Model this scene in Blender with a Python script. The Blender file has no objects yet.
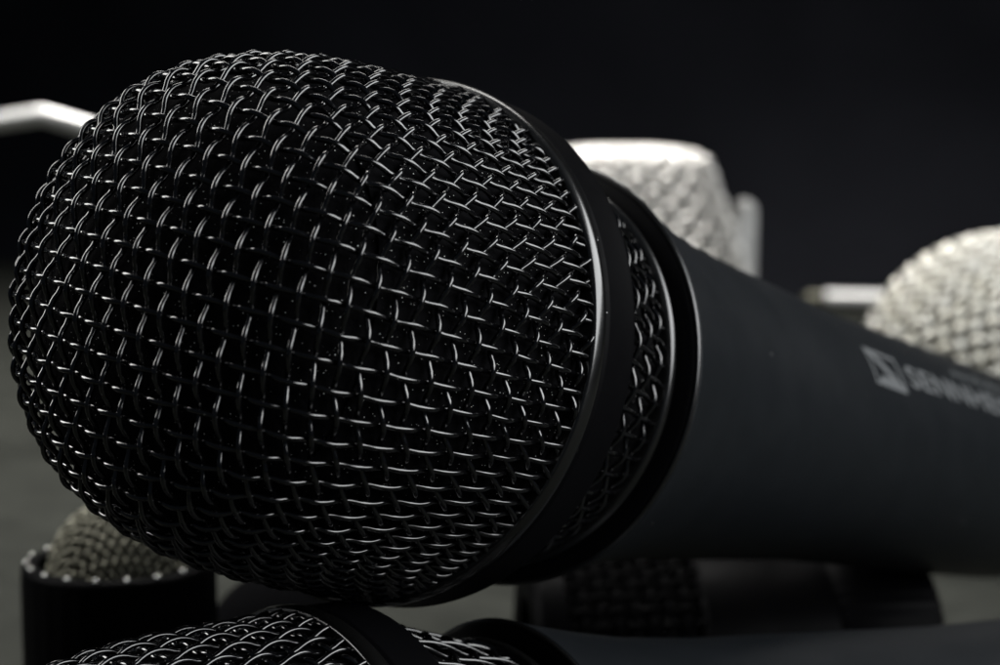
import bpy, bmesh, math, random
import numpy as np
from mathutils import Matrix, Vector

random.seed(4)
rng = np.random.default_rng(7)
SC = bpy.context.scene
COL = SC.collection
MM = 0.001                                   # everything below is measured in millimetres, the scene is in metres

# ------------------------------------------------------------------ camera, world, lamps, exposure
PITCH = math.radians(7.5)
CAM_H = 95.9                                  # camera height over the table, mm
FWD = np.array([0, math.cos(PITCH), -math.sin(PITCH)])
UPV = np.array([0, math.sin(PITCH), math.cos(PITCH)])
RGT = np.array([1.0, 0, 0])


def from_view(x, y, z):
    """a point given right / down / ahead of the camera, in mm, as a world point in mm"""
    return np.array([0, 0, CAM_H]) + x * RGT - y * UPV + z * FWD


def dir_view(v):
    return v[0] * RGT - v[1] * UPV + v[2] * FWD


cam = bpy.data.cameras.new("camera")
cam.sensor_width = 36
cam.lens = 72
cam.clip_start = 0.01
cam.clip_end = 20
cam.dof.use_dof = True
cam.dof.focus_distance = 0.163
cam.dof.aperture_fstop = 36
cam.dof.aperture_blades = 0
cam_o = bpy.data.objects.new("camera", cam)
COL.objects.link(cam_o)
cam_o.location = (0, 0, CAM_H * MM)
cam_o.rotation_euler = (math.pi / 2 - PITCH, 0, 0)
SC.camera = cam_o

W = bpy.data.worlds.new("World")
SC.world = W
W.use_nodes = True
W.node_tree.nodes["Background"].inputs[0].default_value = (0.66, 0.8, 1.0, 1)
W.node_tree.nodes["Background"].inputs[1].default_value = 0.032

SC.view_settings.view_transform = 'Standard'
SC.view_settings.look = 'None'
SC.view_settings.exposure = 0
SC.view_settings.gamma = 1
SC.cycles.use_denoising = True
SC.cycles.max_bounces = 8
SC.cycles.sample_clamp_indirect = 4.0


HEAD = np.array([-22.0, 158, 68])              # middle of the large mesh head


def around_head(az, el, d):
    """a point seen from the mesh head at azimuth az (0 = away from the camera, 90 = right) and elevation el"""
    az, el = math.radians(az), math.radians(el)
    return HEAD + d * np.array([math.sin(az) * math.cos(el), math.cos(az) * math.cos(el), math.sin(el)])


def strip_lamp(name, p0, p1, target, w, power, color):
    """a softbox strip running from p0 to p1 and facing target"""
    l = bpy.data.lights.new(name, 'AREA')
    l.shape = 'RECTANGLE'
    mid = (p0 + p1) / 2
    ax = p1 - p0
    l.size, l.size_y = w * MM, float(np.linalg.norm(ax)) * MM
    l.energy = power
    l.color = color
    ay = ax / np.linalg.norm(ax)
    az = mid - target
    az = az - (az @ ay) * ay
    az /= np.linalg.norm(az)
    o = bpy.data.objects.new(name, l)
    COL.objects.link(o)
    o.matrix_world = Matrix([[*q, c * MM] for q, c in zip(np.stack([np.cross(ay, az), ay, az], 1), mid)] + [[0, 0, 0, 1]])
    return o


strip_lamp("left_lamp", around_head(-76, 15, 480), around_head(-58, 58, 480), HEAD, 165, 1.55, (1.0, 0.985, 0.96))
strip_lamp("right_lamp", around_head(143, 18, 430), around_head(70, 28, 430), HEAD, 195, 1.7, (0.975, 0.99, 1.0))
bl = strip_lamp("back_lamp", np.array([-270.0, 680, 640]), np.array([220.0, 680, 640]), np.array([-10.0, 570, 40]), 150, 1.6, (1.0, 0.975, 0.94))
bl.data.spread = math.radians(74)


# ------------------------------------------------------------------ materials
def mat(name, base=(0.5, 0.5, 0.5), rough=0.5, metal=0.0, coat=0.0, spec=0.5, noise=None, bump=None, rvar=None):
    """noise=(scale, second colour), bump=(scale, strength), rvar=(scale, amount)"""
    m = bpy.data.materials.new(name)
    m.use_nodes = True
    nt = m.node_tree
    p = nt.nodes["Principled BSDF"]
    p.inputs["Base Color"].default_value = (*base, 1)
    p.inputs["Roughness"].default_value = rough
    p.inputs["Metallic"].default_value = metal
    p.inputs["Specular IOR Level"].default_value = spec
    p.inputs["Coat Weight"].default_value = coat
    p.inputs["Coat Roughness"].default_value = 0.12
    tc = nt.nodes.new("ShaderNodeTexCoord")
    if noise:
        n = nt.nodes.new("ShaderNodeTexNoise")
        n.inputs["Scale"].default_value = noise[0]
        n.inputs["Detail"].default_value = 6
        n.inputs["Roughness"].default_value = 0.62
        r = nt.nodes.new("ShaderNodeValToRGB")
        r.color_ramp.elements[0].position = 0.36
        r.color_ramp.elements[1].position = 0.66
        r.color_ramp.elements[0].color = (*base, 1)
        r.color_ramp.elements[1].color = (*noise[1], 1)
        nt.links.new(tc.outputs["Object"], n.inputs["Vector"])
        nt.links.new(n.outputs["Fac"], r.inputs["Fac"])
        nt.links.new(r.outputs["Color"], p.inputs["Base Color"])
    if rvar:
        n = nt.nodes.new("ShaderNodeTexNoise")
        n.inputs["Scale"].default_value = rvar[0]
        n.inputs["Detail"].default_value = 5
        mr = nt.nodes.new("ShaderNodeMapRange")
        mr.inputs["To Min"].default_value = rough - rvar[1]
        mr.inputs["To Max"].default_value = rough + rvar[1]
        nt.links.new(tc.outputs["Object"], n.inputs["Vector"])
        nt.links.new(n.outputs["Fac"], mr.inputs["Value"])
        nt.links.new(mr.outputs["Result"], p.inputs["Roughness"])
    if bump:
        n = nt.nodes.new("ShaderNodeTexNoise")
        n.inputs["Scale"].default_value = bump[0]
        n.inputs["Detail"].default_value = 3
        b = nt.nodes.new("ShaderNodeBump")
        b.inputs["Strength"].default_value = bump[1]
        b.inputs["Distance"].default_value = 0.0002
        nt.links.new(tc.outputs["Object"], n.inputs["Vector"])
        nt.links.new(n.outputs["Fac"], b.inputs["Height"])
        nt.links.new(b.outputs["Normal"], p.inputs["Normal"])
    return m


def dusty(m, scale, size, keep, color):
    """sparse small dust grains lying on a dark surface"""
    nt = m.node_tree
    p = nt.nodes["Principled BSDF"]
    tc = nt.nodes.new("ShaderNodeTexCoord")
    v = nt.nodes.new("ShaderNodeTexVoronoi")
    v.inputs["Scale"].default_value = scale
    nt.links.new(tc.outputs["Object"], v.inputs["Vector"])
    sep = nt.nodes.new("ShaderNodeSeparateColor")
    nt.links.new(v.outputs["Color"], sep.inputs[0])
    thr = nt.nodes.new("ShaderNodeMath")                # radius of this grain: most cells hold none
    thr.operation = 'SUBTRACT'
    thr.inputs[1].default_value = keep
    nt.links.new(sep.outputs[0], thr.inputs[0])
    mul = nt.nodes.new("ShaderNodeMath")
    mul.operation = 'MULTIPLY'
    mul.inputs[1].default_value = size / (1 - keep)
    nt.links.new(thr.outputs[0], mul.inputs[0])
    lt = nt.nodes.new("ShaderNodeMath")
    lt.operation = 'LESS_THAN'
    nt.links.new(v.outputs["Distance"], lt.inputs[0])
    nt.links.new(mul.outputs[0], lt.inputs[1])
    mx = nt.nodes.new("ShaderNodeMix")
    mx.data_type = 'RGBA'
    old = p.inputs["Base Color"]
    if old.links:
        nt.links.new(old.links[0].from_socket, mx.inputs[6])
    else:
        mx.inputs[6].default_value = tuple(old.default_value)
    mx.inputs[7].default_value = (*color, 1)
    nt.links.new(lt.outputs[0], mx.inputs[0])
    nt.links.new(mx.outputs[2], p.inputs["Base Color"])
    return m


M_WIRE = dusty(mat("black_lacquered_wire", (0.0022, 0.0022, 0.0026), 0.11, 0, 0.0, 1.0, rvar=(900, 0.05)), 1700, 0.16, 0.9, (0.12, 0.12, 0.11))
M_FOAM = dusty(mat("black_foam", (0.0035, 0.0035, 0.004), 0.95, spec=0.05, bump=(2500, 0.6)), 2900, 0.15, 0.12, (0.75, 0.75, 0.72))
M_GAPFILL = mat("plain_black_fill", (0.0025, 0.0025, 0.003), 0.95, spec=0.03, bump=(2500, 0.6))  # plain black, only for the shape added to darken the gap
M_RING = mat("glossy_black_ring", (0.004, 0.004, 0.004), 0.24, 0.0, coat=0.25, spec=1.0, rvar=(500, 0.05))
M_BAND = mat("satin_black_band", (0.0022, 0.0022, 0.0027), 0.5, spec=0.05, rvar=(700, 0.08))
M_BODY = dusty(mat("slate_body_paint", (0.0058, 0.0074, 0.0093), 0.46, spec=0.28, bump=(6000, 0.2), rvar=(150, 0.06), noise=(220, (0.0070, 0.0088, 0.0110))), 700, 0.12, 0.96, (0.12, 0.12, 0.12))
M_BLACK = mat("black_plastic", (0.0018, 0.0018, 0.0022), 0.5, spec=0.03, rvar=(400, 0.1))
M_PRINT = mat("pale_grey_print", (0.155, 0.163, 0.168), 0.55, noise=(2500, (0.115, 0.122, 0.126)))
M_PRINT2 = mat("dim_grey_print", (0.13, 0.14, 0.145), 0.55, noise=(2500, (0.1, 0.11, 0.112)))
M_STEEL = mat("bright_steel", (0.66, 0.66, 0.65), 0.42, 1.0, rvar=(200, 0.1))
M_SILVER = mat("silver_mesh_wire", (0.86, 0.845, 0.81), 0.42, 1.0, rvar=(300, 0.1))
M_SILVERIN = mat("grey_inner_screen", (0.03, 0.03, 0.027), 0.8, 0.0, noise=(400, (0.02, 0.02, 0.018)))
M_BEAD = mat("polished_rim_bead", (0.6, 0.6, 0.58), 0.12, 1.0)
M_OLIVE = mat("raw_grey_wire", (0.21, 0.205, 0.16), 0.45, 0.8, rvar=(300, 0.1))
M_OLIVEIN = mat("dull_inner_screen", (0.05, 0.05, 0.04), 0.8)
M_TABLE = mat("grey_table_felt", (0.022, 0.0234, 0.0195), 0.9, spec=0.15, noise=(70, (0.036, 0.038, 0.032)), bump=(900, 0.5))
M_CLOTH = mat("black_backdrop_cloth", (0.0082, 0.0088, 0.0115), 0.95, spec=0.1, noise=(5, (0.0135, 0.0142, 0.0185)), bump=(900, 0.4))


# ------------------------------------------------------------------ helpers
def obj(name, verts, faces, m, parent=None, smooth=True, sharp=40):
    me = bpy.data.meshes.new(name)
    me.from_pydata((np.asarray(verts) * MM).tolist(), [], faces if isinstance(faces, list) else faces.tolist())
    me.materials.append(m)
    if smooth:
        me.shade_smooth()
        if sharp:
            me.set_sharp_from_angle(angle=math.radians(sharp))
    o = bpy.data.objects.new(name, me)
    COL.objects.link(o)
    if parent:
        o.parent = parent
    return o


def thing(name, label, cat, group=None, matrix=None):
    o = bpy.data.objects.new(name, None)
    o.empty_display_size = 0.01
    COL.objects.link(o)
    o['label'] = label
    o['category'] = cat
    if group:
        o['group'] = group
    if matrix is not None:
        o.matrix_world = matrix
    return o


def frame(origin, ax, ay, az):
    m = Matrix.Identity(4)
    for i in range(3):
        m[i][0], m[i][1], m[i][2], m[i][3] = ax[i], ay[i], az[i], origin[i] * MM
    return m


class Mesh:
    """collects verts and faces of one part"""

    def __init__(self):
        self.v, self.f, self.n = [], [], 0

    def add(self, v, f):
        v = np.asarray(v, float)
        f = [tuple(int(q) + self.n for q in t) for t in f]
        self.v.append(v)
        self.f += f
        self.n += len(v)
        return self

    def build(self, name, m, parent=None, **k):
        return obj(name, np.concatenate(self.v), self.f, m, parent, **k)


def lathe(prof, seg=128, closed=False, rfun=None):
    """prof: list of (r, z); turns round the local z axis"""
    prof = np.array(prof, float)
    n = len(prof)
    a = np.arange(seg) * 2 * np.pi / seg
    rr = prof[:, 0][:, None] * np.ones(seg)[None]
    if rfun is not None:
        rr = rfun(rr, a[None], prof[:, 1][:, None])
    v = np.stack([rr * np.cos(a), rr * np.sin(a), prof[:, 1][:, None] * np.ones(seg)[None]], 2).reshape(-1, 3)
    f = []
    for i in range(n if closed else n - 1):
        i2 = (i + 1) % n
        for j in range(seg):
            j2 = (j + 1) % seg
            f.append((i * seg + j, i * seg + j2, i2 * seg + j2, i2 * seg + j))
    return v, f


def tube(P, N, r, k=8, cap=True):
    """round bar along the polyline P, N = one side vector per point"""
    P = np.asarray(P, float)
    T = np.gradient(P, axis=0)
    T /= np.linalg.norm(T, axis=1)[:, None]
    N = N - (N * T).sum(1)[:, None] * T
    N /= np.linalg.norm(N, axis=1)[:, None]
    B = np.cross(T, N)
    a = np.arange(k) * 2 * np.pi / k
    r = np.broadcast_to(np.asarray(r, float), (len(P),))
    v = P[:, None] + r[:, None, None] * (np.cos(a)[None, :, None] * N[:, None] + np.sin(a)[None, :, None] * B[:, None])
    n = len(P)
    i = np.arange(n - 1)[:, None] * k
    j = np.arange(k)[None]
    j2 = (j + 1) % k
    f = np.stack([i + j, i + j2, i + k + j2, i + k + j], 2).reshape(-1, 4).tolist()
    if cap:
        f.append(list(range(k))[::-1])
        f.append([(n - 1) * k + q for q in range(k)])
    return v.reshape(-1, 3), f


def catmull(P, sub):
    P = np.asarray(P, float)
    Q = np.vstack([2 * P[0] - P[1], P, 2 * P[-1] - P[-2]])
    out = []
    for i in range(len(P) - 1):
        p0, p1, p2, p3 = Q[i:i + 4]
        for u in np.arange(sub) / sub:
            out.append(0.5 * (2 * p1 + (p2 - p0) * u + (2 * p0 - 5 * p1 + 4 * p2 - p3) * u * u + (3 * p1 - p0 - 3 * p2 + p3) * u ** 3))
    out.append(P[-1])
    return np.array(out)


def woven_wire(P, N, sign, rad, amp, sub=6, k=8, jit=0.0):
    """one wire of a weave: passes over and under along the surface normal"""
    base = catmull(P, sub)
    nn = catmull(N, sub)
    nn /= np.linalg.norm(nn, axis=1)[:, None]
    t = np.arange(len(base)) / sub
    w = np.cos(np.pi * t)
    w = np.sign(w) * np.abs(w) ** 0.85
    off = amp * sign * w
    return tube(base + off[:, None] * nn, nn, rad, k)


class Revolved:
    """a surface of revolution r(z), used to lay a wire net on"""

    def __init__(self, zs, rs):
        self.z = np.array(zs, float)
        self.r = np.array(rs, float)

    def rad(self, z):
        z = np.asarray(z, float)
        r = np.interp(z, self.z, self.r)
        return np.where(z < self.z[0], (z - self.z[0]) * 3.0, r)

    def g(self, P):
        return math.hypot(P[0], P[1]) - float(self.rad(P[2]))

    def normal(self, P):
        # gradient of a smoothed signed distance
        h = 0.35
        r = math.hypot(P[0], P[1])
        dr = (float(self.rad(P[2] + h)) - float(self.rad(P[2] - h))) / (2 * h)
        dr = min(dr, 14.0)
        s = 1 / math.sqrt(1 + dr * dr)
        if r < 1e-6:
            return np.array([0, 0, -1.0])
        return np.array([P[0] / r * s, P[1] / r * s, -dr * s])

    def project(self, P):
        # nearest point in the (r, z) half plane on the dense profile
        r = math.hypot(P[0], P[1])
        d = (self.r - r) ** 2 + (self.z - P[2]) ** 2
        i = int(np.argmin(d))
        best = None
        for a in (i - 1, i):
            if 0 <= a < len(self.z) - 1:
                q0 = np.array([self.r[a], self.z[a]])
                q1 = np.array([self.r[a + 1], self.z[a + 1]])
                e = q1 - q0
                t = np.clip(((r - q0[0]) * e[0] + (P[2] - q0[1]) * e[1]) / (e @ e), 0, 1)
                q = q0 + t * e
                dd = (q[0] - r) ** 2 + (q[1] - P[2]) ** 2
                if best is None or dd < best[0]:
                    best = (dd, q)
        q = best[1]
        if r < 1e-9:
            return np.array([q[0], 0, q[1]])
        return np.array([P[0] / r * q[0], P[1] / r * q[0], q[1]])


def cloth_net(S, start, du, dv, hu, hv, zmax, n=40):
    """wire cloth pressed over S: every mesh keeps its side lengths hu, hv and shears (a Chebyshev net)"""
    G = {}
    G[0, 0] = S.project(np.array(start, float))

    def walk(d, h, sgn, key):
        prev = G[0, 0] - np.array(d) * h * sgn
        cur = G[0, 0]
        for k in range(1, n):
            if cur[2] > zmax:
                break
            q = 2 * cur - prev
            for _ in range(8):
                q = S.project(q)
                e = q - cur
                q = cur + e * (h / np.linalg.norm(e))
            q = S.project(q)
            G[key(k * sgn)] = q
            prev, cur = cur, q

    for s in (1, -1):
        walk(du, hu, s, lambda k: (k, 0))
        walk(dv, hv, s, lambda k: (0, k))
    for su in (1, -1):
        for sv in (1, -1):
            for i in range(1, n):
                for j in range(1, n):
                    a, b, c0 = G.get((i * su, (j - 1) * sv)), G.get(((i - 1) * su, j * sv)), G.get(((i - 1) * su, (j - 1) * sv))
                    if a is None or b is None or c0 is None:
                        continue
                    if min(a[2], b[2]) > zmax:
                        continue
                    # |p-b| = hu, |p-a| = hv, p on S
                    p = a + b - c0
                    ok = False
                    p = S.project(p)
                    for _ in range(30):
                        F = np.array([p @ p - 2 * p @ b + b @ b - hu * hu, p @ p - 2 * p @ a + a @ a - hv * hv, 0.0])
                        nn = S.normal(p)
                        J = np.array([2 * (p - b), 2 * (p - a), nn])
                        if abs(np.linalg.det(J)) < 1e-3:
                            break
                        st = np.linalg.solve(J, -F)
                        L = np.linalg.norm(st)
                        if L > 0.6:
                            st *= 0.6 / L
                        p = S.project(p + st)
                        if L < 1e-4:
                            ok = True
                            break
                    if np.linalg.norm(p - c0) < 0.35 * min(hu, hv):
                        continue
                    if abs(np.linalg.norm(p - a) - hv) > 0.25 * hv or abs(np.linalg.norm(p - b) - hu) > 0.25 * hu:
                        continue
                    G[i * su, j * sv] = p
    return G


def drawn_net(S, start, du, dv, hu, hv, zmax, flat, ring):
    """wire cloth deep-drawn over S: true to size on the flat front, stretched along the sides and drawn together round them.
    flat = radius that keeps its size, ring = radius of the flat cloth that ends up at z = 0 (measured from the photograph)"""
    L = np.r_[0, np.cumsum(np.hypot(np.diff(S.z), np.diff(S.r)))]
    s0 = float(np.interp(0.0, S.z, L))
    base = math.atan2(dv[1], dv[0])
    G = {}
    for i in range(-26, 27):
        for j in range(-32, 33):
            jj = abs(j)
            if jj > 10:                                      # the steep wires spread a little more beside the middle line
                jj = 10 + (jj - 10) * (0.90 + 0.26 * min((i / 7.7) ** 2, 1.0))
            jj = math.copysign(jj, j)
            p = np.array(start[:2]) + hu * i * np.array(du[:2]) + hv * jj * np.array(dv[:2])
            rho = float(np.hypot(*p))
            th = math.atan2(p[1], p[0]) - base
            w = min(max((rho - 10) / (ring - 10), 0), 1)
            phi = th + math.radians(3.4) * w * math.sin(4 * th)
            rr_ = ring * (1 + 0.05 * math.sin(2 * phi) ** 2)
            if rho < flat:
                s = rho
            else:
                q = (rho - flat) / (rr_ - flat)
                k = (s0 - flat) / (rr_ - flat)               # stretch needed, eased in from 1
                s = flat + (rr_ - flat) * (q + (k - 1) * q * q * (2 - min(q, 1.0)) if q <= 1 else k + (q - 1) * k)
            z = float(np.interp(s, L, S.z))
            if z > zmax + 2.4 or s > L[-1] - 0.05:
                continue
            r = float(np.interp(s, L, S.r))
            G[i, j] = np.array([r * math.cos(phi + base), r * math.sin(phi + base), z])
    return G


def net_mesh(S, G, rad, amp, par, sub=6, k=8, jit=0.0, amp2=None):
    M = Mesh()
    if jit:
        for q in G:
            G[q] = S.project(G[q] + rng.normal(0, jit, 3))
    Nn = {q: S.normal(G[q]) for q in G}
    I = sorted({q[0] for q in G})
    J = sorted({q[1] for q in G})

    def runs(keys):
        run = []
        for q in keys:
            if q in G:
                run.append(q)
            else:
                if len(run) > 1:
                    yield run
                run = []
        if len(run) > 1:
            yield run

    for i in I:
        for run in runs([(i, j) for j in range(J[0], J[-1] + 1)]):
            s = 1 if (run[0][0] + run[0][1] + par) % 2 == 0 else -1
            M.add(*woven_wire([G[q] for q in run], [Nn[q] for q in run], s, rad, amp, sub, k))
    for j in J:
        for run in runs([(i, j) for i in range(I[0], I[-1] + 1)]):
            s = -1 if (run[0][0] + run[0][1] + par) % 2 == 0 else 1
            M.add(*woven_wire([G[q] for q in run], [Nn[q] for q in run], s, rad, amp if amp2 is None else amp2, sub, k))
    return M


def revolved_weave(zs, rs, nphi, rad, amp, sub=5, k=8, twist=0.0, phi0=0.0, amp2=None):
    """weave on a surface of revolution: hoops at each (z, r) and nphi ribs (nphi even)"""
    M = Mesh()
    zs, rs = np.array(zs, float), np.array(rs, float)
    dz, dr = np.gradient(zs), np.gradient(rs)
    L = np.hypot(dz, dr)
    nr, nz = dz / L, -dr / L
    ph = phi0 + np.arange(nphi + 1) * 2 * np.pi / nphi
    for i in range(len(zs)):
        a = ph + twist * i
        P = np.stack([rs[i] * np.cos(a), rs[i] * np.sin(a), np.full(nphi + 1, zs[i])], 1)
        N = np.stack([nr[i] * np.cos(a), nr[i] * np.sin(a), np.full(nphi + 1, nz[i])], 1)
        M.add(*woven_wire(P, N, 1 if i % 2 == 0 else -1, rad, amp, sub, k))
    for j in range(nphi):
        a = ph[j] + twist * np.arange(len(zs))
        P = np.stack([rs * np.cos(a), rs * np.sin(a), zs], 1)
        N = np.stack([nr * np.cos(a), nr * np.sin(a), nz], 1)
        M.add(*woven_wire(P, N, -1 if j % 2 == 0 else 1, rad, amp if amp2 is None else amp2, sub, k))
    return M


def arc(cx, cz, r, a0, a1, n=6):
    return [(cx + r * math.cos(math.radians(t)), cz + r * math.sin(math.radians(t))) for t in np.linspace(a0, a1, n)]


# ------------------------------------------------------------------ the setting
def grid_sheet(fx, nx, ny):
    v = [fx(i / nx, j / ny) for j in range(ny + 1) for i in range(nx + 1)]
    f = [(j * (nx + 1) + i, j * (nx + 1) + i + 1, (j + 1) * (nx + 1) + i + 1, (j + 1) * (nx + 1) + i) for j in range(ny) for i in range(nx)]
    return v, f


tv = []
tb = obj("tabletop", [(-900, -250, -30), (900, -250, -30), (900, 1600, -30), (-900, 1600, -30),
                      (-900, -250, 0), (900, -250, 0), (900, 1600, 0), (-900, 1600, 0)],
         [(0, 3, 2, 1), (4, 5, 6, 7), (0, 1, 5, 4), (1, 2, 6, 5), (2, 3, 7, 6), (3, 0, 4, 7)], M_TABLE, smooth=False)
tb['kind'] = 'structure'


def cloth_pt(u, v):
    x = -880 + 1760 * u
    h = 760 * v
    y = 935 - 0.5 * x
    if v < 0.12:                                   # the hem runs out a little over the table
        y -= 60 * (1 - v / 0.12) ** 2
    fold = 30 * math.sin(x * 0.011 + h * 0.006) + 9 * math.sin(x * 0.023 - h * 0.011 + 1.3) + 7 * math.sin(x * 0.036 + h * 0.027) + 3 * math.sin(x * 0.08 + h * 0.05 + 0.7)
    return (x, y + fold * (0.35 + 0.65 * v), 1.5 + h)


v, f = grid_sheet(cloth_pt, 180, 70)
bd = obj("backdrop", v, f, M_CLOTH, sharp=None)
bd['kind'] = 'structure'

# ------------------------------------------------------------------ the large black vocal microphone
DOME = np.array([(-33.7, 0.0), (-33.5, 3.29), (-33.0, 6.36), (-32.5, 8.48), (-32.0, 10.15), (-31.5, 11.52), (-31.0, 12.72), (-30.5, 13.88), (-30.0, 14.94), (-29.5, 15.86), (-29.0, 16.64), (-28.5, 17.29), (-28.0, 17.83), (-27.5, 18.29), (-27.0, 18.67), (-26.5, 19.01), (-26.0, 19.31), (-25.5, 19.57), (-25.0, 19.82), (-24.5, 20.04), (-24.0, 20.25), (-22.0, 21.01), (-20.0, 21.64), (-18.0, 22.11), (-16.0, 22.48), (-14.0, 22.78), (-12.0, 23.0), (-10.0, 23.19), (-8.0, 23.35), (-6.0, 23.48), (-4.0, 23.63), (-2.0, 23.85), (0.0, 24.0)])
WR = 0.24                                      # wire radius
AMP = 0.26
zz = np.concatenate([DOME[:, 0], [2, 4, 6]])
rr = np.concatenate([DOME[:, 1], [24.0, 24.0, 24.0]])
# centre line surface of the weave: inside the outline by wire radius and crimp
SURF0 = Revolved(zz, rr)
nn = np.array([SURF0.normal(np.array([max(r, 1e-3), 0, z])) for r, z in zip(rr, zz)])
q_r = np.maximum(rr - nn[:, 0] * (WR + AMP), 0)
q_z = zz - nn[:, 2] * (WR + AMP)
q_r[0], q_z[0] = 0.0, q_z[0]
dense = catmull(np.stack([q_r, np.zeros(len(q_r)), q_z], 1), 6)
dense[:, 0] = np.maximum(dense[:, 0], 0)
SURF = Revolved(dense[:, 2], dense[:, 0])
SURF.z = np.maximum.accumulate(SURF.z + np.arange(len(SURF.z)) * 1e-7)

VOCAL_GROUP = "large black vocal microphones in the pile"


def body_radius(z):
    return float(np.interp(z, [21.6, 24, 30, 36.6, 46, 56.6, 81.6, 111.6, 142, 164], [21.45, 20.75, 19.45, 18.3, 17.45, 16.9, 15.6, 15.33, 14.9, 13.4]))


def on_body(s, t, z0, phi0, lift):
    """wraps a flat layout on the body: s along the axis, t up across it (mm)"""
    z = z0 + s
    r = body_radius(z)
    phi = phi0 - t / r
    r += lift
    return (r * math.cos(phi), r * math.sin(phi), z)


def text_part(name, text, size_w, size_h, z0, phi_bottom, m, parent, thick=0.0, lift=0.03, spacing=1.0):
    cu = bpy.data.curves.new(name, 'FONT')
    cu.body = text
    cu.size = 1.0
    cu.offset = thick
    cu.space_character = spacing
    cu.resolution_u = 6
    tmp = bpy.data.objects.new(name, cu)
    COL.objects.link(tmp)
    dg = bpy.context.evaluated_depsgraph_get()
    me = bpy.data.meshes.new_from_object(tmp.evaluated_get(dg))
    bpy.data.objects.remove(tmp)
    bm_ = bmesh.new()
    bm_.from_mesh(me)
    ys = [q.co.y for q in bm_.verts]
    for q in np.linspace(min(ys), max(ys), 8)[1:-1]:        # cut into rows so that the print can follow the round body
        bmesh.ops.bisect_plane(bm_, geom=bm_.verts[:] + bm_.edges[:] + bm_.faces[:], plane_co=(0, q, 0), plane_no=(0, 1, 0))
    bm_.to_mesh(me)
    bm_.free()
    co = np.array([p.co for p in me.vertices])
    lo, hi = co.min(0), co.max(0)
    sx, sy = size_w / (hi[0] - lo[0]), size_h / (hi[1] - lo[1])
    vs = [on_body((c[0] - lo[0]) * sx, (c[1] - lo[1]) * sy, z0, phi_bottom, lift) for c in co]
    fs = [tuple(p.vertices) for p in me.polygons]
    bpy.data.meshes.remove(me)
    return obj(name, vs, fs, m, parent, smooth=False)


def make_vocal(label, matrix):
    t = thing("vocal_microphone", label, "microphone", VOCAL_GROUP, matrix)
    # the net of the grille, measured from the photograph: 1.8 x 2.22 mm meshes, slightly turned
    H, V = 1.82, 2.22
    ang = math.radians(192.5)
    du = (math.cos(math.radians(-83.4)), math.sin(math.radians(-83.4)), 0)   # along the steep wires, downwards
    dv = (math.cos(ang), math.sin(ang), 0)                                     # along the level wires
    G = drawn_net(SURF, (-0.45, 0.4), du, dv, V, H, 0.9, 16.5, 41.0)
    g = net_mesh(SURF, G, WR, 0.19, 1, sub=7, k=10, jit=0.035, amp2=0.36).build("grille_mesh", M_WIRE, t, sharp=None)
    lin = [(max(r - 1.3, 0.0), z + 1.35 if z < -24 else z + 0.6) for r, z in zip(DOME[:, 1], DOME[:, 0])]
    obj("foam_liner", *lathe(lin[:-1] + [(22.4, 2.5)], 96), M_FOAM, g)
    # bright ring in front of the band
    obj("grille_ring", *lathe([(22.6, -0.8), (23.8, -0.85)] + [(24.0, -0.82), (24.14, -0.7), (24.28, -0.4), (24.36, -0.1), (24.36, 0.2), (24.28, 0.5), (24.1, 0.85)] + [(23.3, 0.85), (22.6, 0.8)], 192, True), M_RING, t)
    # satin band
    obj("grille_band", *lathe([(22.5, 0.9), (23.95, 0.9)] + arc(23.75, 1.4, 0.42, -40, 20, 4) + [(24.18, 4.9)] + arc(23.85, 5.15, 0.35, 0, 80, 5) + [(22.9, 5.5), (22.5, 5.2)], 192, True), M_BAND, t)
    # lower woven band, a cone, with its own dark liner
    bz = np.linspace(3.4, 20.4, 6)
    br = 22.85 + (18.75 - 22.85) * (bz - 5.0) / 14.6
    wm = revolved_weave(bz, br, 66, 0.24, 0.28, sub=6, k=8, twist=0.02, amp2=0.2).build("band_mesh", M_WIRE, t, sharp=None)
    obj("foam_liner", *lathe([(21.6, 4.5), (17.9, 19.4)], 96), M_FOAM, wm)
    obj("lower_ring", *lathe([(17.5, 18.9), (19.0, 18.9)] + arc(19.25, 19.55, 0.6, -70, 80, 8) + [(17.5, 20.15)], 192, True), M_RING, t)
    obj("collar", *lathe([(17.0, 20.2), (18.6, 20.2), (18.75, 20.5), (18.7, 21.0), (20.6, 21.0), (20.9, 21.15), (21.0, 21.45), (17.0, 21.4)], 160, True), M_BAND, t)
    zs = list(np.linspace(22.1, 164, 66))
    b = obj("body", *lathe([(16, 21.5), (21.05, 21.5)] + [(21.3, 21.6), (21.42, 21.8)] + [(body_radius(z), z) for z in zs] + [(12.7, 165.2), (10.5, 165.4)], 160), M_BODY, t)
    obj("body_ring", *lathe([(20.95, 21.3)] + arc(21.15, 21.5, 0.3, -80, 70, 7) + [(20.95, 21.8)], 160, True), M_RING, t)
    obj("connector", *lathe([(10.5, 165.4), (10.6, 173), (10.1, 174), (8.6, 174), (8.5, 168), (0.01, 168)], 96), M_BLACK, t)
    return t, b


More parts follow.
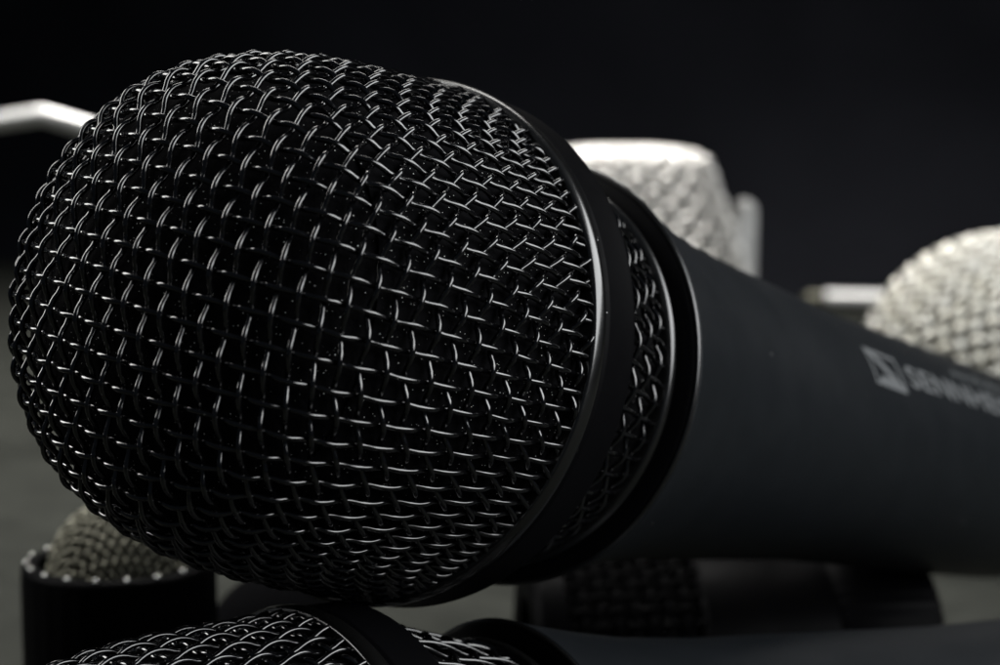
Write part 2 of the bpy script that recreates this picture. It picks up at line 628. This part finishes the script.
def printed_marks(b):
    # framed emblem with a slanted stroke, then the maker's name
    A0 = math.radians(160.0)
    w, h = 9.6, 5.0
    M = Mesh()

    def quad(pts, n=8):
        p = np.array(pts, float)
        v, f = [], []
        for i in range(n + 1):
            for j in range(n + 1):
                u, w_ = i / n, j / n
                q = (p[0] * (1 - u) + p[1] * u) * (1 - w_) + (p[3] * (1 - u) + p[2] * u) * w_
                v.append(on_body(q[0], q[1], 73.2, A0, 0.03))
        for i in range(n):
            for j in range(n):
                a_ = i * (n + 1) + j
                f.append((a_, a_ + n + 1, a_ + n + 2, a_ + 1))
        M.add(v, f)

    t = 0.55
    quad([(0, 0), (w, 0), (w, t), (0, t)])
    quad([(0, h - t), (w, h - t), (w, h), (0, h)])
    quad([(0, t), (t * 1.1, t), (t * 1.1, h - t), (0, h - t)])
    quad([(w - t * 1.1, t), (w, t), (w, h - t), (w - t * 1.1, h - t)])
    # the S of the emblem: a broad stroke falling from the upper left to the lower right corner, with two arms
    quad([(0.2, h - t), (2.9, h - t), (w - 0.2, t), (w - 2.9, t)])
    quad([(1.6, t), (w - 2.9, t), (w - 3.5, t + 0.8), (2.2, t + 0.8)])
    M.build("emblem", M_PRINT, b, smooth=False)
    text_part("lettering", "SENNHEISER", 44, 3.15, 85.0, math.radians(155.4), M_PRINT, b, thick=0.022, spacing=1.08)
    text_part("small_lettering", "evolution", 22, 1.7, 103.0, math.radians(139.0), M_PRINT2, b, thick=0.0)


def vocal_matrix(c, yaw, pitch, roll=0.0):
    a = np.array([math.cos(pitch) * math.cos(yaw), math.sin(pitch), math.cos(pitch) * math.sin(yaw)])
    e1 = np.cross(a, [0, 1, 0])
    e1 /= np.linalg.norm(e1)
    e2 = np.cross(a, e1)
    cr, sr = math.cos(roll), math.sin(roll)
    f1, f2 = cr * e1 + sr * e2, -sr * e1 + cr * e2
    return frame(from_view(*c), dir_view(f1), dir_view(f2), dir_view(a))


def copy_tree(o, parent=None):
    c = o.copy()
    COL.objects.link(c)
    c.parent = parent
    for ch in list(o.children):
        copy_tree(ch, c)
    return c


big, big_body = make_vocal("large black vocal microphone with slate body and white lettering lying on top of the pile",
                           vocal_matrix((-11.111, 0.538, 182.516), math.radians(54.151), math.radians(8.459)))
low = copy_tree(big)
low['label'] = "black mesh microphone lying lowest, under the large lettered one, cut by the bottom edge"
low.matrix_world = vocal_matrix((-16.83, 47.85, 171.7), math.radians(36.1), math.radians(0.11), math.radians(-12))
printed_marks(big_body)

# ------------------------------------------------------------------ small black microphone in the shadow under the body
ax = np.array([math.cos(0.12), math.sin(0.12), 0])
ay = np.array([-math.sin(0.12), math.cos(0.12), 0])
p0 = from_view(3.4, 0, 274)
R0 = 14.1
KS = R0 / 13.2
sm = thing("small_microphone", "small black microphone lying in shadow beneath the slate body of the large one", "microphone",
           matrix=frame((p0[0], p0[1], R0 + 0.1), -np.array([0, 0, KS]), ay * KS, ax * 1.06))
obj("head_ring", *lathe([(8.0, 0.3), (10.9, 0.0)] + arc(11.8, 1.4, 1.4, -90, 20, 7) + [(13.15, 4.2), (12.5, 4.6), (8.0, 4.6)], 96, True), M_BLACK, sm)
gz = np.linspace(4.4, 22, 9)
gm = revolved_weave(gz, np.full(9, 12.4), 38, 0.3, 0.3).build("grille_mesh", M_BLACK, sm, sharp=None)
obj("foam_liner", *lathe([(11.2, 4.2), (11.2, 22.2)], 64), M_FOAM, gm)
obj("body", *lathe([(9, 21.9), (12.7, 21.9), (13.15, 22.3), (13.2, 30), (12.4, 32), (11.6, 40), (9, 40)], 96, True), M_BLACK, sm)
obj("ribbed_end", *lathe([(6, 40.1), (11.2, 40.15), (11.6, 40.7), (11.6, 53), (11.0, 54), (6, 54)], 144, True,
                         rfun=lambda r, a, z: r - (r > 10.7) * 0.35 * (0.5 + 0.5 * np.cos(a * 36))), M_BLACK, sm)

# ------------------------------------------------------------------ upright ribbed capsule at lower left
pc = from_view((119 - 500) / 2000 * 250, (560 - 332.5) / 2000 * 250, 250)
hc = pc[2]
cp = thing("capsule_microphone", "upright black capsule with pale mesh dome and beaded rim at lower left", "microphone",
           matrix=Matrix.Translation(Vector((pc[0] * MM, pc[1] * MM, 0))))
RC = 12.1
obj("body", *lathe([(0.01, 0.2), (11.6, 0.2), (RC, 0.8), (RC, hc - 2.0), (RC - 0.1, hc - 0.6)] + arc(RC - 0.75, hc - 0.6, 0.65, 0, 90, 5) + [(RC - 2.2, hc), (RC - 2.4, hc - 2.5), (0.01, hc - 2.5)], 180,
                   rfun=lambda r, a, z: r - ((r > RC - 0.3) & (z < hc - 1.5)) * 0.12 * (0.5 + 0.5 * np.cos(a * 30))), M_BLACK, cp)
for k in range(19):
    a = 2 * math.pi * k / 19 + 0.03
    ring = lathe([(0.02, 0.42)] + arc(0, 0, 0.42, 80, -20, 7) + [(0.36, -0.6)], 16)
    v = np.array(ring[0]) + np.array([math.cos(a) * (RC - 0.85), math.sin(a) * (RC - 0.85), hc + 0.1])
    obj("rim_bead", v, ring[1], M_BEAD, cp)
th = np.linspace(0, math.radians(92), 60)
SC_ = Revolved(-9.4 * np.cos(th), 8.5 * np.sin(th))
Gc = cloth_net(SC_, (0.1, 0.1, -9.4), (math.cos(.5), math.sin(.5), 0), (-math.sin(.5), math.cos(.5), 0), 1.32, 1.32, -0.3, 15)
cm = net_mesh(SC_, Gc, 0.28, 0.28, 0, sub=4, k=6)
cm.v = [q * np.array([1, -1, -1]) + np.array([0, 0, hc - 2.0]) for q in cm.v]
cmo = cm.build("mesh_dome", M_OLIVE, cp, sharp=None)
obj("inner_screen", *lathe([(7.5 * math.sin(t), hc - 2.2 + 8.4 * math.cos(t)) for t in np.linspace(0.001, 1.5, 20)], 64), M_OLIVEIN, cmo)

# ------------------------------------------------------------------ added black filler shape that makes the gap dark
pf = from_view((288 - 500) / 2000 * 268, 0, 268)
fw = thing("dark_gap_filler", "dark rounded filler shape added to darken the gap between capsule microphone and stacked black heads", "filler",
           matrix=Matrix.Translation(Vector((pf[0] * MM, pf[1] * MM, 0))))
obj("filler_shell", *lathe([(9.8, 0.2), (11.3, 3.2), (11.8, 10), (11.8, 18)] + [(11.8 * math.cos(math.radians(t)), 18 + 10.5 * math.sin(math.radians(t))) for t in range(10, 90, 8)] + [(0.01, 28.5)], 72), M_GAPFILL, fw)
obj("filler_foot_ring", *lathe([(6.5, 0.1), (9.7, 0.1), (9.7, 1.6), (6.5, 1.6)], 48, True), M_BLACK, fw)

# ------------------------------------------------------------------ silver upright microphone behind
Zb = 560
pb = from_view((622 - 500) / 2000 * Zb, 0, Zb)
ztop = from_view(0, (150 - 332.5) / 2000 * Zb, Zb)[2]
zlow = from_view(0, (272 - 332.5) / 2000 * Zb, Zb)[2]
bm = thing("basket_microphone", "upright silver microphone with flared mesh basket and side lug, behind the large black one", "microphone",
           matrix=Matrix.Translation(Vector((pb[0] * MM, pb[1] * MM, 0))))
rt, rl = 24.5, 34.5
prof = [(2.0, ztop), (10, ztop - 0.1), (17, ztop - 0.8)] + [(rt - 5 + 5 * math.sin(math.radians(t)), ztop - 6.3 + 5 * math.cos(math.radians(t))) for t in (25, 50, 75)] \
    + [(rt + (rl - rt) * u, ztop - 6.3 + (zlow - ztop + 6.3) * u) for u in np.linspace(0.06, 1, 13)]
pr = np.array(prof)
# resample evenly
seg = np.r_[0, np.cumsum(np.hypot(*np.diff(pr, axis=0).T))]
s = np.linspace(0, seg[-1], 16)
brz, bzz = np.interp(s, seg, pr[:, 0]), np.interp(s, seg, pr[:, 1])
bw = revolved_weave(bzz, brz, 34, 0.85, 0.8, sub=4, k=6)
for i_, v_ in enumerate(bw.v):
    pass
bwo = bw.build("basket_mesh", M_SILVER, bm, sharp=None)
obj("inner_screen", *lathe([(max(a - 3.2, 0.01), b - 3.0) for a, b in zip(brz, bzz)], 96), M_SILVERIN, bwo)
obj("base_ring", *lathe([(rl - 6, zlow - 5), (rl + 0.4, zlow - 5), (rl + 0.9, zlow - 4.4), (rl + 0.9, zlow - 1.2), (rl + 0.3, zlow - 0.4), (rl - 6, zlow - 0.4)], 128, True), M_STEEL, bm)
obj("body", *lathe([(rl - 3, zlow - 5.1), (rl - 3, 2.5), (rl - 4.5, 0.2), (0.01, 0.2)], 128), M_BLACK, bm)
# lug: a strap with a round eye, standing off the right side
M = Mesh()
zb_, zt_ = zlow - 3, from_view(0, (200 - 332.5) / 2000 * Zb, Zb)[2]
outline = [(31.6, zb_), (36.6, zb_), (36.6, zt_ - 2)] + [(34.1 + 2.5 * math.cos(math.radians(t)), zt_ - 2 + 2.5 * math.sin(math.radians(t))) for t in (30, 60, 90, 120, 150)] + [(31.6, zt_ - 2)]
n_ = len(outline)
v = [(x_, -5, z_) for x_, z_ in outline] + [(x_, 5, z_) for x_, z_ in outline]
f = [tuple(range(n_)), tuple(range(2 * n_ - 1, n_ - 1, -1))] + [((i + 1) % n_, i, i + n_, (i + 1) % n_ + n_) for i in range(n_)]
lug = obj("lug", v, f, M_STEEL, bm)
v, f = lathe([(0.4, -6.4), (1.7, -6.4), (1.9, -6.0), (1.9, -4.9), (0.4, -4.9)], 24, True)
v = np.array(v)[:, [0, 2, 1]] * np.array([1, 1, 1]) + np.array([34.0, 0, zt_ - 2.0])
obj("screw", v, [t_[::-1] for t_ in f], M_STEEL, lug)

# ------------------------------------------------------------------ silver ball microphone at right
Zq = 415
cq = from_view((1005 - 500) / 2000 * Zq, (380 - 332.5) / 2000 * Zq, Zq)
RB = 31.0
aq = np.array([0.80, 0.55, -0.10])
aq /= np.linalg.norm(aq)
a1 = np.cross(aq, [0, 0, 1.0])
a1 /= np.linalg.norm(a1)
a2 = np.cross(aq, a1)
qm = thing("ball_microphone", "silver mesh ball microphone lying at the right edge behind the lettered body", "microphone", matrix=frame(cq, a1, a2, aq))
th = np.linspace(0, math.radians(128), 90)
SB = Revolved(-(RB - 1.6) * np.cos(th), (RB - 1.6) * np.sin(th))
hi = SB.z < 9
SB = Revolved(np.r_[SB.z[SB.z < 0], np.linspace(0, 14, 20)], np.r_[SB.r[SB.z < 0], np.full(20, RB - 1.6)])
Gq = cloth_net(SB, (0, 0, -RB + 1.6), (math.cos(1.2), math.sin(1.2), 0), (-math.sin(1.2), math.cos(1.2), 0), 3.3, 3.3, 3.0, 34)
qo = net_mesh(SB, Gq, 0.95, 0.85, 0, sub=4, k=7).build("mesh_ball", M_SILVER, qm, sharp=None)
obj("inner_screen", *lathe([(max((RB - 3.4) * math.sin(t), 0.01), -(RB - 3.4) * math.cos(t)) for t in np.linspace(0, math.pi / 2, 24)] + [(RB - 3.4, 6)], 96), M_SILVERIN, qo)
obj("ball_ring", *lathe([(RB - 3, 2.4), (RB + 0.2, 2.4), (RB + 0.8, 3.0), (RB + 0.8, 5.4), (RB + 0.2, 6.0), (RB - 3, 6.0)], 128, True), M_STEEL, qm)
obj("body", *lathe([(RB - 3, 6.1), (RB - 1.5, 6.1), (RB - 1.6, 12), (RB - 6, 30), (RB - 9, 60), (RB - 13, 120), (5, 120)], 128), M_BODY, qm)

M_BALLWIRE = mat("aged_silver_wire", (0.62, 0.615, 0.58), 0.45, 1.0, rvar=(300, 0.1), noise=(160, (0.6, 0.585, 0.51)))
qo.data.materials[0] = M_BALLWIRE

# ------------------------------------------------------------------ steel plug lying left of the ball
Zp = 800
pp = from_view((801 - 500) / 2000 * Zp, 0, Zp)
ap = np.array([0.985, -0.17, 0])
pg = thing("jack_plug", "short bright steel plug lying on the table left of the silver ball", "plug",
           matrix=frame((pp[0], pp[1], 5.1), (0, 0, 1.0), np.cross(ap, [0, 0, 1.0]), ap))
obj("tip", *lathe([(0.01, 0), (1.2, 0.3), (2.6, 2.0), (3.4, 4.0), (2.6, 6.6), (2.7, 7.2), (3.7, 7.8), (3.7, 8.2), (0.5, 8.2)], 48), M_OLIVE, pg)
obj("insulator", *lathe([(1, 8.2), (3.6, 8.25), (3.6, 9.4), (1, 9.4)], 48, True), M_BLACK, pg)
obj("shaft", *lathe([(1, 9.4), (3.9, 9.45), (3.9, 38), (5.0, 38.5), (5.0, 40), (1, 40)], 48, True), M_STEEL, pg)
obj("grip", *lathe([(1, 40.1), (4.4, 40.1), (4.6, 41), (4.6, 72), (3.6, 78), (1, 78)], 48, True), M_BLACK, pg)

# ------------------------------------------------------------------ bent steel bracket at upper left
Zk = 520


def kp(px, py):
    return from_view((px - 500) / 2000 * Zk, (py - 332.5) / 2000 * Zk, Zk)


k0, k1, k2, k3 = kp(-130, 142), kp(-6, 122), kp(42, 115), kp(150, 146)
pts = [np.array([k0[0] - 6, k0[1], 0.4]), np.array([k0[0] - 6, k0[1], k0[2] - 8]), k0, k1, k2, k3, np.array([k3[0] + 6, k3[1], k3[2] - 8]), np.array([k3[0] + 6, k3[1], 0.4])]
org = np.array([(k0[0] + k3[0]) / 2, k0[1], 0])
kb = thing("steel_bracket", "bright bent steel bracket standing at upper left behind the black mesh head", "bracket", matrix=Matrix.Translation(Vector(org * MM)))
path = []
for i in range(len(pts) - 1):
    for u in np.linspace(0, 1, 9)[:-1]:
        path.append(pts[i] * (1 - u) + pts[i + 1] * u)
path.append(pts[-1])
path = np.array(path) - org
for _ in range(0):
    path[1:-1] = (path[:-2] + 2 * path[1:-1] + path[2:]) / 4
v, f = tube(path, np.tile([0, 1.0, 0], (len(path), 1)), 2.5, 20)
v = np.array(v)
obj("bar", v, f, M_STEEL, kb)
for e in (0, -1):
    fv, ff = lathe([(0.01, 0.0), (8, 0.0), (8.4, 0.5), (8.4, 2.2), (7.8, 2.8), (0.01, 2.8)], 48)
    fv = np.array(fv) + np.array([path[e][0], path[e][1], 0.1])
    obj("foot", fv, ff, M_STEEL, kb)
